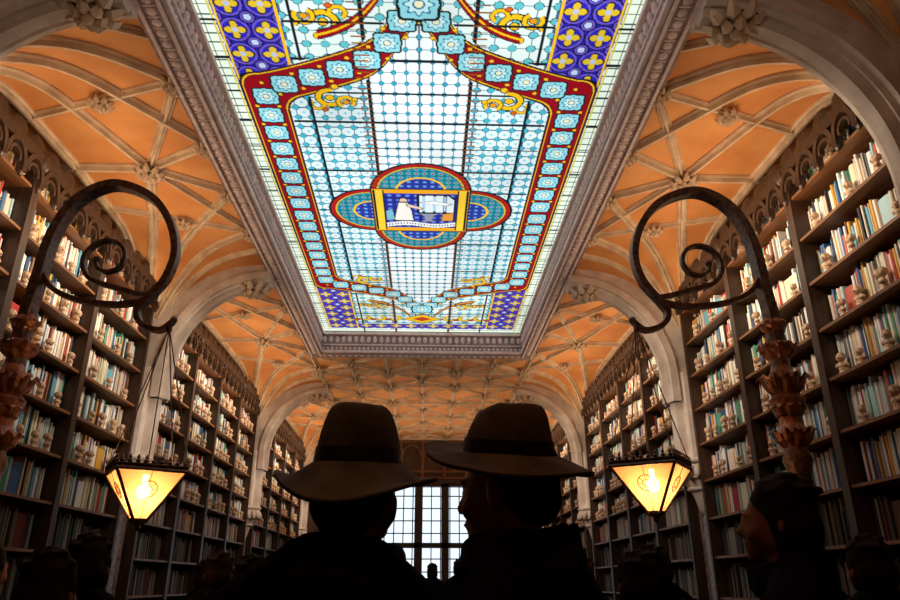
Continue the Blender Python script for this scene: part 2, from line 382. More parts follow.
# ------------------------------------------------------------------ ribs
RP=[(-.055,.03),(-.055,-.016),(-.044,-.034),(-.028,-.016),(-.016,-.016),(-.012,-.060),(.012,-.060),(.016,-.016),(.028,-.016),(.044,-.034),(.055,-.016),(.055,.03)]
def rib(mb,p,q,n=None,sc=1):
    p=Vector(p);q=Vector(q); Ln=(q-p).length; n=n or max(3,int(Ln/.1)+1)
    d=(q-p).normalized(); S=Vector((-d.y,d.x,0))
    path=[]
    for i in range(n+1):
        tt=(i/n)**1.6 if Ln<3 and surf(p.x,p.y)<4.8 else i/n
        a=p+(q-p)*tt; path.append((a.x,a.y,surf(a.x,a.y)))
    t=Vector((d.x,d.y,0)); 
    if S.cross(t).z<0: S=-S
    mb.sweep(path,[(a*sc,b*sc) for a,b in RP],S)
boss_pts=[]
tn=2
for bi in range(len(PY)-1):
    y0=PY[bi]; Lb=PY[bi+1]-y0; k_=Lb/5.6
    for s in (-1,1):
        mb=MB()
        P0=(s*3.36,y0);P1=(s*3.36,y0+Lb)
        F=[(s*1.93,y0+t_*k_) for t_ in (1.25,2.3,3.3,4.35)]; Mm=(s*2.6,y0+2.8*k_); Wm=(s*3.5,y0+2.8*k_)
        Q0=(s*2.62,y0+1.55*k_); Q1=(s*2.62,y0+4.05*k_)
        def rb(a,b,sc=1): rib(mb,(a[0],a[1],0),(b[0],b[1],0),sc=sc)
        rb(P0,F[0]);rb(P0,F[1]);rb(P0,Mm);rb(P0,(s*1.93,y0+.55),.8); rb(P0,(s*3.3,y0+2.8*k_))
        rb(P1,F[3]);rb(P1,F[2]);rb(P1,Mm);rb(P1,(s*1.93,y0+Lb-.55),.8); rb(P1,(s*3.3,y0+2.8*k_))
        rb(Mm,F[1]);rb(Mm,F[2]);rb(Mm,Wm);rb(F[0],Mm,.8);rb(F[3],Mm,.8)
        rb(F[0],(s*3.4,y0+1.9*k_),.8); rb(F[3],(s*3.4,y0+3.7*k_),.8)
        struct(mb.obj('trim_%d'%tn,M_rib),'moulded plaster ribs of the vault'); tn+=1
        boss_pts+= [(f[0],f[1],.9) for f in F]+[(Mm[0],Mm[1],1.1)]+[(Q0[0],Q0[1],.8),(Q1[0],Q1[1],.8)]
AP=[(-.17,.06),(-.17,-.03),(-.13,-.03),(-.11,-.06),(-.07,-.04),(-.045,-.10),(.045,-.10),(.07,-.04),(.11,-.06),(.13,-.03),(.17,-.03),(.17,.06)]
for y in PY[1:]:
    mb=MB()
    for s in (-1,1):
        pts=[(s*(1.88+1.17*math.cos(th)),y,3.80+1.24*math.sin(th)) for th in np.linspace(0,math.pi/2,22)]
        pts=[(pts[0][0],y,3.5)]+pts
        S=Vector((0,1,0)); t=Vector(pts[12])-Vector(pts[11])
        if S.cross(t).z<0: S=-S
        mb.sweep(pts,AP,S)
        for j in range(len(pts)-1):
            a,b=pts[j],pts[j+1]
            vs=[(a[0],y-.10,a[2]),(b[0],y-.10,b[2]),(b[0],y-.10,max(b[2],surf(b[0],y)+.05)),(a[0],y-.10,max(a[2],surf(a[0],y)+.05))]
            vs+=[(p[0],y+.10,p[2]) for p in vs]
            mb.add(vs,[(0,1,2,3),(7,6,5,4),(0,4,5,1),(2,6,7,3)])
        mb.box(min(s*3.03,s*3.5),max(s*3.03,s*3.5),y-.14,y+.14,3.5,5.0)
        boss_pts.append((s*2.10,y,1.5))
    struct(mb.obj('trim_%d'%tn,M_stone),'pale moulded arch springing from wall pillars to the skylight surround'); tn+=1
mb=MB()
for y in (12.8,13.8,15.2,16.6,18.0,19.4): rib(mb,(-2.1,y,0),(2.1,y,0),sc=1.0)
for x_ in (-1.95,-1.3,-.65,0,.65,1.3,1.95): rib(mb,(x_,SY1+.3,0),(x_,19.5,0),sc=.9)
ys=[11.8,12.8,13.8,15.2,16.6,18.0,19.4]
for a,b in zip(ys[:-1],ys[1:]):
    for x0,x1 in ((-1.95,-.65),(-.65,.65),(.65,1.95)):
        rib(mb,(x0,a,0),(x1,b,0),sc=.8); rib(mb,(x1,a,0),(x0,b,0),sc=.8)
        boss_pts.append(((x0+x1)/2,(a+b)/2,1.0))
    for x_ in (-1.95,-.65,.65,1.95): boss_pts.append((x_,b,1.1))
struct(mb.obj('trim_%d'%tn,M_rib),'plaster rib network of the far ceiling'); tn+=1
mb=MB()
mb.ell((0,0,-.045),(.032,.032,.03),10,6)
for ring_,(nn,r0,dz,ph0) in enumerate(((6,.045,-.035,0),(9,.085,-.012,.3))):
    for i in range(nn):
        a=2*math.pi*i/nn+ph0; c,s_=math.cos(a),math.sin(a); S=(-s_,c,0)
        pth=[(c*r,s_*r,dz+zz) for r,zz in ((r0*.4,.01),(r0*.8,-.012),(r0*1.15,-.02),(r0*1.45,-.004),(r0*1.6,.014))]
        mb.sweep(pth,[(-.024,0),(-.012,-.008),(0,.002),(.012,-.008),(.024,0),(0,.014)],S,scales=[.6,1.1,1.25,.9,.25])
boss0=mb.obj('ceiling_boss',M_rib,smooth=False)
first=True
for (bx,by,sc) in boss_pts:
    if by<2.6 or by>19: continue
    if first: o=boss0; first=False
    else: o=boss0.copy(); COL.objects.link(o)
    zz=surf(bx,by)-.05
    if sc>1.4: zz=4.96
    o.location=(bx,by,zz); o.scale=(sc,sc,sc*1.4); o.rotation_euler=(0,0,U(0,.7))
    if sc>1.4: tag(o,'large carved leafy plaster boss where the arch meets the skylight surround','ceiling ornament','large vault bosses')
    else: tag(o,'carved flower plaster boss at a crossing of vault ribs','ceiling ornament','vault bosses')

# ------------------------------------------------------------------ pillars
def pillar_build():
    root=empty('pillar')
    mb=MB()
    prof=[(.22,-.24),(.0,-.24),(-.06,-.19),(-.16,-.18),(-.19,-.13),(-.17,-.09),(-.26,-.08),(-.30,0),(-.26,.08),(-.17,.09),(-.19,.13),(-.16,.18),(-.06,.19),(0,.24),(.22,.24)]
    n=len(prof); vs=[];fs=[]
    for z in (2.75,3.2,3.85): vs+=[(a,b,z) for a,b in prof]
    for j in range(2):
        for i in range(n): fs.append((j*n+i,j*n+(i+1)%n,(j+1)*n+(i+1)%n,(j+1)*n+i))
    fs.append(tuple(range(n))); fs.append(tuple(2*n+i for i in range(n))); mb.add(vs,fs)
    mb.obj('shaft',M_stone,root)
    mb=MB()
    for z,r in ((2.80,.27),(2.74,.24),(2.62,.22),(2.5,.15)): mb.ell((-.06,0,z),(r,r*1.05,.05),14,6)
    for i in range(9):
        a=math.pi/2+math.pi*i/8; mb.ell((-.06+.23*math.cos(a),.23*math.sin(a),2.68),(.05,.04,.09),8,5,rot=(0,-.4,a))
    mb.lathe([(.02,2.2),(.06,2.28),(.1,2.42),(.2,2.6),(.24,2.75)],(-.04,0,0),12)
    mb.obj('capital',M_stone,root,smooth=True)
    mb=MB()
    mb.box(-.10,.22,-.18,.18,.0,.9); mb.box(-.14,.22,-.22,.22,0,.15); mb.box(-.14,.22,-.22,.22,.9,1.0); mb.box(-.06,.22,-.15,.15,1.0,2.35)
    mb.obj('pedestal',M_marble,root)
    return root
p0=pillar_build(); first=True
for y in PY[1:]:
    for s in (-1,1):
        o=p0 if first else copytree(p0)
        first=False
        o.location=(s*3.32,y,0); o.rotation_euler=(0,0,0 if s>0 else math.pi)
        tag(o,'pale clustered plaster pillar with carved capital against the wall','pillar','wall pillars')

# ------------------------------------------------------------------ bookcases
W=1.27; LV=[.95+.4*k for k in range(10)]; TOP=4.85
def bookcase():
    root=empty('bookcase'); D=.33
    mb=MB()
    for s in (-1,1):
        ya=s*(W/2-.02); mb.box(0,D,ya-.02,ya+.02,0,TOP)
        mb.box(-.02,0,ya-.022,ya+.022,0,TOP)
        mb.ell((-.03,ya,TOP-.05),(.04,.04,.09),8,6)
    mb.box(D-.015,D,-W/2+.02,W/2-.02,0,TOP); mb.box(-.02,D,-W/2,W/2,0,.12); mb.box(-.05,D,-W/2,W/2,TOP-.1,TOP)
    mb.box(-.03,D,-W/2,W/2,.86,.93)
    mb.obj('body',M_wood,root)
    mb=MB(); mb.box(0,D-.015,-W/2+.04,W/2-.04,-.012,.012)
    s0=mb.obj('shelf',M_shelf,root); s0.location=(0,0,LV[0])
    for z in LV[1:]:
        c=s0.copy(); COL.objects.link(c); c.location=(0,0,z); c.parent=root
    mb=MB()
    for s in (-1,1):
        ya,yb=sorted((s*.02,s*(W/2-.05))); mb.box(-.01,.01,ya,yb,.14,.84)
        mb.box(-.02,-.01,ya+.08,yb-.08,.24,.74)
    mb.obj('cabinet_door',M_wood,root)
    mb=MB(); n=5; w=W/n
    for i in range(n):
        yc=-W/2+(i+.5)*w
        for sg in (-1,1):
            path=[(-.03,yc+sg*w*.48*math.cos(a),TOP-.30+.22*math.sin(a)) for a in np.linspace(0,math.pi/2,8)]
            mb.sweep(path,[(-.03,-.02),(.03,-.02),(.03,.02),(-.03,.02)],(1,0,0))
        path=[(-.03,yc+w*.26*math.cos(a),TOP-.22+w*.26*math.sin(a)) for a in np.linspace(-.4,math.pi+.4,12)]
        mb.sweep(path,[(-.02,-.012),(.02,-.012),(.02,.012),(-.02,.012)],(1,0,0))
        mb.ell((-.03,yc-w/2,TOP-.30),(.025,.025,.045),8,5)
        mb.ell((-.02,yc,TOP+.05),(.02,w*.40,.075),12,6)
    mb.obj('cresting',M_wood,root)
    return root
bc0=bookcase(); units=[]; first=True
for bi in (1,2,3):
    Lb=PY[bi+1]-PY[bi]-.52; nk=int(round(Lb/1.3)); wk=Lb/nk
    for k in range(nk):
        y=PY[bi]+.26+wk*(k+.5)
        for s in (-1,1):
            o=bc0 if first else copytree(bc0); first=False
            o.location=(s*3.2,y,0); o.rotation_euler=(0,0,0 if s>0 else math.pi); o.scale=(1,wk/W,1)
            tag(o,'tall dark wooden bookcase with gothic cresting full of books','bookcase','wall bookcases'); units.append((s,y,wk))

CAM=Vector((.1,0,1.5)); PITCH=math.radians(22); YAW=math.radians(-1.9)
Rm=Euler((math.pi/2+PITCH,0,YAW)).to_matrix()
def proj(p):
    q=Rm.transposed()@(Vector(p)-CAM)
    if q.z>=-.05: return None
    return 450+700*q.x/-q.z,300-700*q.y/-q.z,-q.z
def hexc(h): 
    c=[int(h[i:i+2],16)/255 for i in (0,2,4)]; return tuple(x**2.2 for x in c)
palU=[hexc(h) for h in ('f2ede2','ffffff','ffffff','f2efe6','e4dccb','cfe6ea','b8dde4','5fa8be','f0c9b5','c8604a','b02a26','3a6fa6','33507f','f4eecb','e8e8e8','8c6b4e','4a9f84','f6dcc8','d9cbb4','1c1f2a','5c5f6a','e8dcc8','d8a040')]
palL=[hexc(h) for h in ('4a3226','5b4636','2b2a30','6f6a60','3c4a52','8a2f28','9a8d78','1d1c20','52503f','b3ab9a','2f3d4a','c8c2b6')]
books=[];busts=[]
for s,y,wk in units:
    for li,z in enumerate(LV):
        c=y-wk/2+.05; end=y+wk/2-.05; hb=U(.28,.33)
        while c<end-.02:
            if R()<.008: c+=U(.015,.04); continue
            q_=R(); w=U(.012,.034) if q_<.95 else (U(.04,.06) if q_<.98 else U(.12,.17))
            if c+w>end: 
                if end-c<.012: break
                w=min(.03,end-c)
            if R()<.12: hb=U(.26,.34)
            h=max(.22,min(.35,hb+U(-.04,.03))); dp=U(.14,.19)
            if w>.1: h=U(.24,.29); 
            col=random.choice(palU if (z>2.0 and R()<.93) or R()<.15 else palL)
            k=U(.75,1.05)*(1 if z>2.4 else (.75 if z>2.0 else .42)); col=tuple(min(.95,x_*k) for x_ in col)  # dimness of the lower shelves multiplied into the book colours by height
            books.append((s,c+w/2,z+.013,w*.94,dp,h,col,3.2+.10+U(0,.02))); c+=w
        if z>2.5:
            nb=random.choice((3,4,4,5,5)); 
            for i in range(nb):
                busts.append((s,y-wk/2+.08+(wk-.16)*(i+.5+U(-.28,.28))/nb,z+.013,U(.56,.78)))
def inview(p,m=20):
    q=proj(p); return q if q and -m<q[0]<900+m and -m<q[1]<600 else None
sc_=[]
for i,bk in enumerate(books):
    q=inview((bk[0]*3.3,bk[1],bk[2]+.1),0)
    if q and q[1]<560: sc_.append((q[2],i))
sc_.sort(); ind=set(i for _,i in sc_[:300])
mb=MB()
pl=[(1,-.5),(.06,-.5),(.015,-.36),(0,-.15),(0,.15),(.015,.36),(.06,.5),(1,.5),(1,.36),(.08,.36),(.08,-.36),(1,-.36)]
n=len(pl); mb.add([(a,b,0) for a,b in pl]+[(a,b,1) for a,b in pl],[(i,(i+1)%n,n+(i+1)%n,n+i) for i in range(n)]+[(0,1,10,11),(1,2,3,4,5,6,9,10),(6,7,8,9),(n,n+11,n+10,n+1),(n+1,n+10,n+9,n+6,n+5,n+4,n+3,n+2),(n+6,n+9,n+8,n+7)])
mb.add([(.08,-.36,.03),(.97,-.36,.03),(.97,.36,.03),(.08,.36,.03),(.08,-.36,.97),(.97,-.36,.97),(.97,.36,.97),(.08,.36,.97)],[(0,3,2,1),(4,5,6,7),(1,2,6,5)])
bk0=mb.obj('book',M_bookI); bk0.data.materials.append(M_page)
for p in list(bk0.data.polygons)[-3:]: p.material_index=1
def cname(c):
    r,g,b=c
    if max(c)<.05: return 'black'
    if min(c)>.45: return 'white'
    if r>2.2*g and r>2.2*b: return 'red'
    if b>1.15*r: return 'blue'
    if r>g*1.3: return 'tan'
    return 'grey-beige'
vs=[];fs=[];cl=[]
first=True
for i,(s,y,z,w,dp,h,c,bx) in enumerate(books):
    if i in ind:
        if first: o=bk0; first=False
        else: o=bk0.copy(); COL.objects.link(o)
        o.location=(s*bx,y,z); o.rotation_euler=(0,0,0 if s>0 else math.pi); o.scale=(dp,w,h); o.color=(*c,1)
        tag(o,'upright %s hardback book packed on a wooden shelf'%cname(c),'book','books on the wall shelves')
    else:
        n=len(vs); xa,xb=s*bx,s*(bx+dp)
        for zz in (z,z+h):
            vs+=[(xa,y-w/2,zz),(xb,y-w/2,zz),(xb,y+w/2,zz),(xa,y+w/2,zz)]
        fs+=[(n,n+3,n+2,n+1),(n+4,n+5,n+6,n+7),(n,n+1,n+5,n+4),(n+1,n+2,n+6,n+5),(n+2,n+3,n+7,n+6),(n+3,n,n+4,n+7)]
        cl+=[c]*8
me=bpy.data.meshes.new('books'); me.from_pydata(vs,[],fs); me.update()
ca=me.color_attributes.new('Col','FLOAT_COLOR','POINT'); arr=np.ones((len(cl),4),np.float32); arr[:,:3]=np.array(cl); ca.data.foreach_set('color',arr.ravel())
me.materials.append(M_bookS); o=bpy.data.objects.new('books',me); COL.objects.link(o); o['kind']='stuff'; tag(o,'rows of mixed coloured books filling the farther shelves','books')
def bustgeo(mb,T):
    sub=MB()
    sub.lathe([(.045,0),(.046,.015),(.036,.025),(.034,.05),(.04,.07)],seg=10)
    sub.ell((0,0,.095),(.040,.066,.042),10,6); sub.lathe([(.028,.10),(.026,.15)],seg=8)
    sub.ell((-.006,0,.180),(.046,.038,.054),10,7); sub.ell((.012,0,.194),(.047,.046,.048),10,6)
    sub.ell((-.050,0,.172),(.010,.008,.016),6,4); sub.ell((-.040,0,.147),(.012,.014,.01),6,4)
    for a in (-1,1): sub.ell((.0,a*.040,.172),(.01,.007,.014),6,4)
    n=len(mb.v); mb.v+=[tuple(T@Vector(v)) for v in sub.v]; mb.f+=[tuple(n+i for i in f) for f in sub.f]
mb=MB(); bustgeo(mb,Matrix.Identity(4)); b0=mb.obj('portrait_bust',M_bust,smooth=True)
bs=[]
for i,(s,y,z,k) in enumerate(busts):
    q=inview((s*3.26,y,z+.1),10)
    if q: bs.append((q[2],i))
bs.sort(); ib=set(i for _,i in bs[:290]); mb=MB(); first=True
for i,(s,y,z,k) in enumerate(busts):
    rz=(0 if s>0 else math.pi)+U(-.7,.7)
    if i in ib:
        if first:o=b0;first=False
        else:o=b0.copy();COL.objects.link(o)
        o.location=(s*3.25,y,z);o.rotation_euler=(0,0,rz);o.scale=(k*U(.95,1.1),k*U(.95,1.15),k)
        tag(o,'small cream plaster portrait bust standing before books on a shelf','figurine','busts on the shelves')
    else: bustgeo(mb,Matrix.Translation((s*3.25,y,z))@Matrix.Rotation(rz,4,'Z')@Matrix.Scale(k,4))
if mb.v:
    o=mb.obj('portrait_busts',M_bust,smooth=True); o['kind']='stuff'; tag(o,'more small cream plaster busts on farther shelves','figurine')

# ------------------------------------------------------------------ lamps
M_lglass=bpy.data.materials.new('lantern_glass'); M_lglass.use_nodes=True; nt=M_lglass.node_tree; nt.nodes.clear()
out=nt.nodes.new('ShaderNodeOutputMaterial'); tr=nt.nodes.new('ShaderNodeBsdfTranslucent'); em=nt.nodes.new('ShaderNodeEmission'); ad=nt.nodes.new('ShaderNodeAddShader')
tp=nt.nodes.new('ShaderNodeBsdfTransparent'); mxs=nt.nodes.new('ShaderNodeMixShader'); mxs.inputs[0].default_value=.35; tp.inputs['Color'].default_value=(1,.8,.5,1)
tr.inputs['Color'].default_value=(1,.58,.26,1); em.inputs['Color'].default_value=(1,.30,.05,1)
no=nt.nodes.new('ShaderNodeTexNoise'); no.inputs['Scale'].default_value=9; mr=nt.nodes.new('ShaderNodeMapRange'); mr.inputs['To Min'].default_value=.10; mr.inputs['To Max'].default_value=.38
nt.links.new(no.outputs['Fac'],mr.inputs['Value']); nt.links.new(mr.outputs['Result'],em.inputs['Strength'])
nt.links.new(tr.outputs[0],mxs.inputs[1]); nt.links.new(tp.outputs[0],mxs.inputs[2])
nt.links.new(mxs.outputs[0],ad.inputs[0]); nt.links.new(em.outputs[0],ad.inputs[1]); nt.links.new(ad.outputs[0],out.inputs[0])
def catmull(P,n=8):
    P=[Vector(p) for p in P]; P=[P[0]*2-P[1]]+P+[P[-1]*2-P[-2]]; out=[]
    for i in range(1,len(P)-2):
        for k in range(n):
            t=k/n; a,b,c,d=P[i-1:i+3]
            out.append(.5*((2*b)+(c-a)*t+(2*a-5*b+4*c-d)*t*t+(3*b-a-3*c+d)*t**3))
    out.append(P[-2]); return out
M_bulb=mat('bulb_glass',(1,.8,.5),.4,emis=(1,.70,.36),estr=26)
M_orniron=mat('dark_brass_tracery',(.16,.09,.05),.5,.4)
def lamp():
    root=empty('lamp_post'); O=1.5
    bar=[(-.028,-.016),(.028,-.016),(.028,.016),(-.028,.016)]
    mb=MB()
    arm=[(0,1.45),(.0,1.60),(.02,1.85),(.05,2.2),(.16,2.46),(.38,2.59),(.64,2.51),(.80,2.335),(.88,2.106),(.85,1.90),(.74,1.74),(.70,1.66),(.74,1.58),(.86,1.54),(.94,1.60)]
    path=catmull([(a,0,z+O) for a,z in arm]); n=len(path)
    mb.sweep(path,bar,(0,1,0),scales=[2.1-1.2*i/n for i in range(n)])
    sw=[(.02,1.95),(.12,1.82),(.30,1.74),(.55,1.71),(.74,1.74)]
    mb.sweep(catmull([(a,0,z+O) for a,z in sw]),bar,(0,1,0),scales=None)
    cx,cz=.44,2.03; sp=[]
    for i in range(50):
        t=i/49; a=math.radians(-110)-t*math.radians(430); r=.17-.10*t
        sp.append((cx+r*math.cos(a),0,cz+O+r*math.sin(a)))
    sp=[(.76,0,1.77+O),(.66,0,1.79+O),(.52,0,1.83+O)]+sp
    mb.sweep(sp,bar,(0,1,0),scales=[.9-.2*i/len(sp) for i in range(len(sp))])
    mb.ell((sp[-1][0],0,sp[-1][2]),(.026,.026,.026),8,6)
    mb.ell((.94,0,1.61+O),(.026,.026,.026),8,6)
    mb.obj('scroll_arm',M_iron,root,bevel=.003)
    mb=MB()
    mb.lathe([(.26,0),(.26,.06),(.2,.1),(.2,.2),(.1,.3),(.07,.5),(.06,1.2),(.06,2.1),(.09,2.2),(.06,2.28),(.06,3.0),(.045,3.15)],seg=16)
    mb.obj('column',M_iron,root,smooth=True)
    mb=MB()
    mb.lathe([(.06,2.3),(.10,2.36),(.07,2.42),(.065,2.48),(.10,2.54),(.11,2.58),(.07,2.62),(.085,2.66),(.13,2.70),(.07,2.76),(.05,2.84),(.11,2.9),(.115,2.93),(.05,2.97),(.06,3.04),(.09,3.08),(.04,3.14)],seg=20)
    for zt,rr,nn,hh in ((2.34,.11,10,.07),(2.5,.085,10,.06),(2.68,.125,12,.08),(2.90,.105,10,.06),(3.06,.07,8,.06)):
        for i in range(nn):
            a=2*math.pi*i/nn+zt*3
            c,sn=math.cos(a),math.sin(a); S=(-sn,c,0)
            pth=[(c*r*1.0,sn*r,zt+z) for r,z in ((rr*.5,-hh*.9),(rr*.85,-.3*hh),(rr*.98,hh*.3),(rr*1.15,hh*.65),(rr*1.32,hh*.35))]
            mb.sweep(pth,[(-.022,0),(0,-.010),(.022,0),(0,.010)],S,scales=[.7,1.1,1.2,.9,.25])
    mb.obj('foliage_ornament',M_copper,root,smooth=False)
    lx=.92; top=2.15; bot=1.885; rt=.275; rbm=.05; rot=math.radians(12)
    lan=empty('lantern'); lan.parent=root; lan.location=(lx,0,0)
    def crn(r,z): return [Vector((r*math.cos(rot+k*math.pi/2+math.pi/2),r*math.sin(rot+k*math.pi/2+math.pi/2),z)) for k in range(4)]
    T=crn(rt,top);Bv=crn(rbm,bot)
    mb=MB(); mb.add(T+Bv,[(k,(k+1)%4,4+(k+1)%4,4+k) for k in range(4)]); mb.obj('lamp_shade',M_lglass,lan)
    mb=MB(); mt=MB()
    def tube(a,b,r,m=None):
        m=m or mb
        a=Vector(a);b=Vector(b);t=(b-a).normalized(); S=t.cross(Vector((0,0,1)) if abs(t.z)<.95 else Vector((1,0,0))).normalized()
        m.sweep([a,b],circ(r,6),S)
    for k in range(4):
        a,b=T[k],T[(k+1)%4]; c,d=Bv[k],Bv[(k+1)%4]
        tube(a,c,.010); tube(a,b,.011); tube(c,d,.010)
        mb.add([a,b,b+Vector((0,0,.028)),a+Vector((0,0,.028))],[(0,1,2,3)])
        for i in range(9):
            p=a.lerp(b,(i+.5)/9)+Vector((0,0,.028)); mb.lathe([(.008,0),(.016,.014),(.006,.026),(.010,.034),(.002,.05)],p,6)
        tube(a+Vector((0,0,.026)),b+Vector((0,0,.026)),.009)
        ax=(b-a).normalized(); ay=((a+b)/2-(c+d)/2).normalized(); nr=ax.cross(ay).normalized()
        pc=(a+b)/2*.62+(c+d)/2*.38
        if nr.dot(Vector((pc.x,pc.y,0)))<0: nr=-nr
        pc=pc+nr*.006
        ringp=[pc+ax*.050*math.cos(t)+ay*.050*math.sin(t) for t in np.linspace(0,2*math.pi,17)]
        for i in range(16): tube(ringp[i],ringp[i+1],.003,mt)
        ringp=[pc+ax*.022*math.cos(t)+ay*.022*math.sin(t) for t in np.linspace(0,2*math.pi,9)]
        for i in range(8): tube(ringp[i],ringp[i+1],.0025,mt)
        for i in range(4):
            t=i*math.pi/4; dd=ax*math.cos(t)+ay*math.sin(t); tube(pc+dd*.022,pc+dd*.05,.002,mt); tube(pc-dd*.022,pc-dd*.05,.002,mt)
        tube(a.lerp(b,.5),pc+ay*.05,.002,mt); tube(pc-ay*.05,(c+d)/2,.002,mt)
    mb.lathe([(.004,-.06),(.02,-.04),(.014,-.025),(.05,-.01),(.055,.01)],(0,0,bot),10)
    mb.obj('metal_frame',M_iron,lan); mt.obj('sun_tracery',M_orniron,lan)
    mb=MB()
    for k in range(4): tube(T[k]+Vector((0,0,.02)),(0,0,3.06),.004)
    tube((0,0,top+.02),(0,0,3.06),.004); mb.ell((0,0,3.05),(.02,.02,.03),8,5)
    mb.obj('hanging_rod',M_iron,lan)
    mb=MB(); mb.ell((0,0,2.05),(.038,.038,.045),10,8); mb.lathe([(.015,2.08),(.015,2.14)],seg=8)
    mb.obj('bulb',M_bulb,lan,smooth=True)
    return root
l0=lamp(); l0.location=(2.39,4.3,0); l0.rotation_euler=(0,0,math.pi)
l1=copytree(l0,loc=(-2.36,4.1,-.0),rot=(0,0,0))
for c in l1.children:
    if c.name.startswith('lantern'): c.rotation_euler=(0,0,math.radians(-26))
l1.scale=(.95,.95,.965)
tag(l0,'wrought iron scroll lamp on bronze leafy column with hanging glowing lantern','lamp'); tag(l1,'dark wrought iron scroll lamp post with hanging warm lantern','lamp')
def light(kind,loc,rot,col,e,size=None,sy=None,name='light',spread=None):
    l=bpy.data.lights.new(name,kind); l.energy=e; l.color=col
    if kind=='AREA':
        l.shape='RECTANGLE'; l.size=size; l.size_y=sy
        if spread: l.spread=math.radians(spread)
    else: l.shadow_soft_size=size or .05
    o=bpy.data.objects.new(name,l); o.location=loc; o.rotation_euler=rot; COL.objects.link(o); return o
light('POINT',(1.47,4.3,2.05),(0,0,0),(1,.55,.25),10,.055)
light('POINT',(-1.486,4.1,1.98),(0,0,0),(1,.55,.25),10,.055)

# ------------------------------------------------------------------ people
def blob(name,parts,voxel,m,parent,sm=3):
    bm=bmesh.new()
    for p in parts:
        t=bmesh.new()
        if p[0]=='e':
            bmesh.ops.create_icosphere(t,subdivisions=3,radius=1)
            Mx=Matrix.Translation(p[1])@(Euler(p[3]).to_matrix().to_4x4() if len(p)>3 else Matrix.Identity(4))@Matrix.Diagonal((*p[2],1))
            bmesh.ops.transform(t,matrix=Mx,verts=t.verts)
        else:
            for c,r in ((p[1],p[2]),(p[3],p[4])):
                bmesh.ops.create_icosphere(t,subdivisions=2,radius=r,matrix=Matrix.Translation(c))
            g_=bmesh.ops.convex_hull(t,input=t.verts)
            dl=[x_ for x_ in set(g_['geom_interior']+g_['geom_unused']) if isinstance(x_,bmesh.types.BMVert) and x_.is_valid]
            bmesh.ops.delete(t,geom=dl,context='VERTS')
        me=bpy.data.meshes.new('t'); t.to_mesh(me); t.free(); bm.from_mesh(me); bpy.data.meshes.remove(me)
    me=bpy.data.meshes.new(name); bm.to_mesh(me); bm.free()
    o=bpy.data.objects.new(name+'_t',me); COL.objects.link(o)
    r=o.modifiers.new('r','REMESH'); r.mode='VOXEL'; r.voxel_size=voxel; r.use_smooth_shade=True
    s=o.modifiers.new('s','SMOOTH'); s.factor=.5; s.iterations=sm
    dg=bpy.context.evaluated_depsgraph_get(); me2=bpy.data.meshes.new_from_object(o.evaluated_get(dg)); 
    bpy.data.objects.remove(o); me2.name=name; me2.materials.clear(); me2.materials.append(m)
    o=bpy.data.objects.new(name,me2); COL.objects.link(o); o.parent=parent; return o
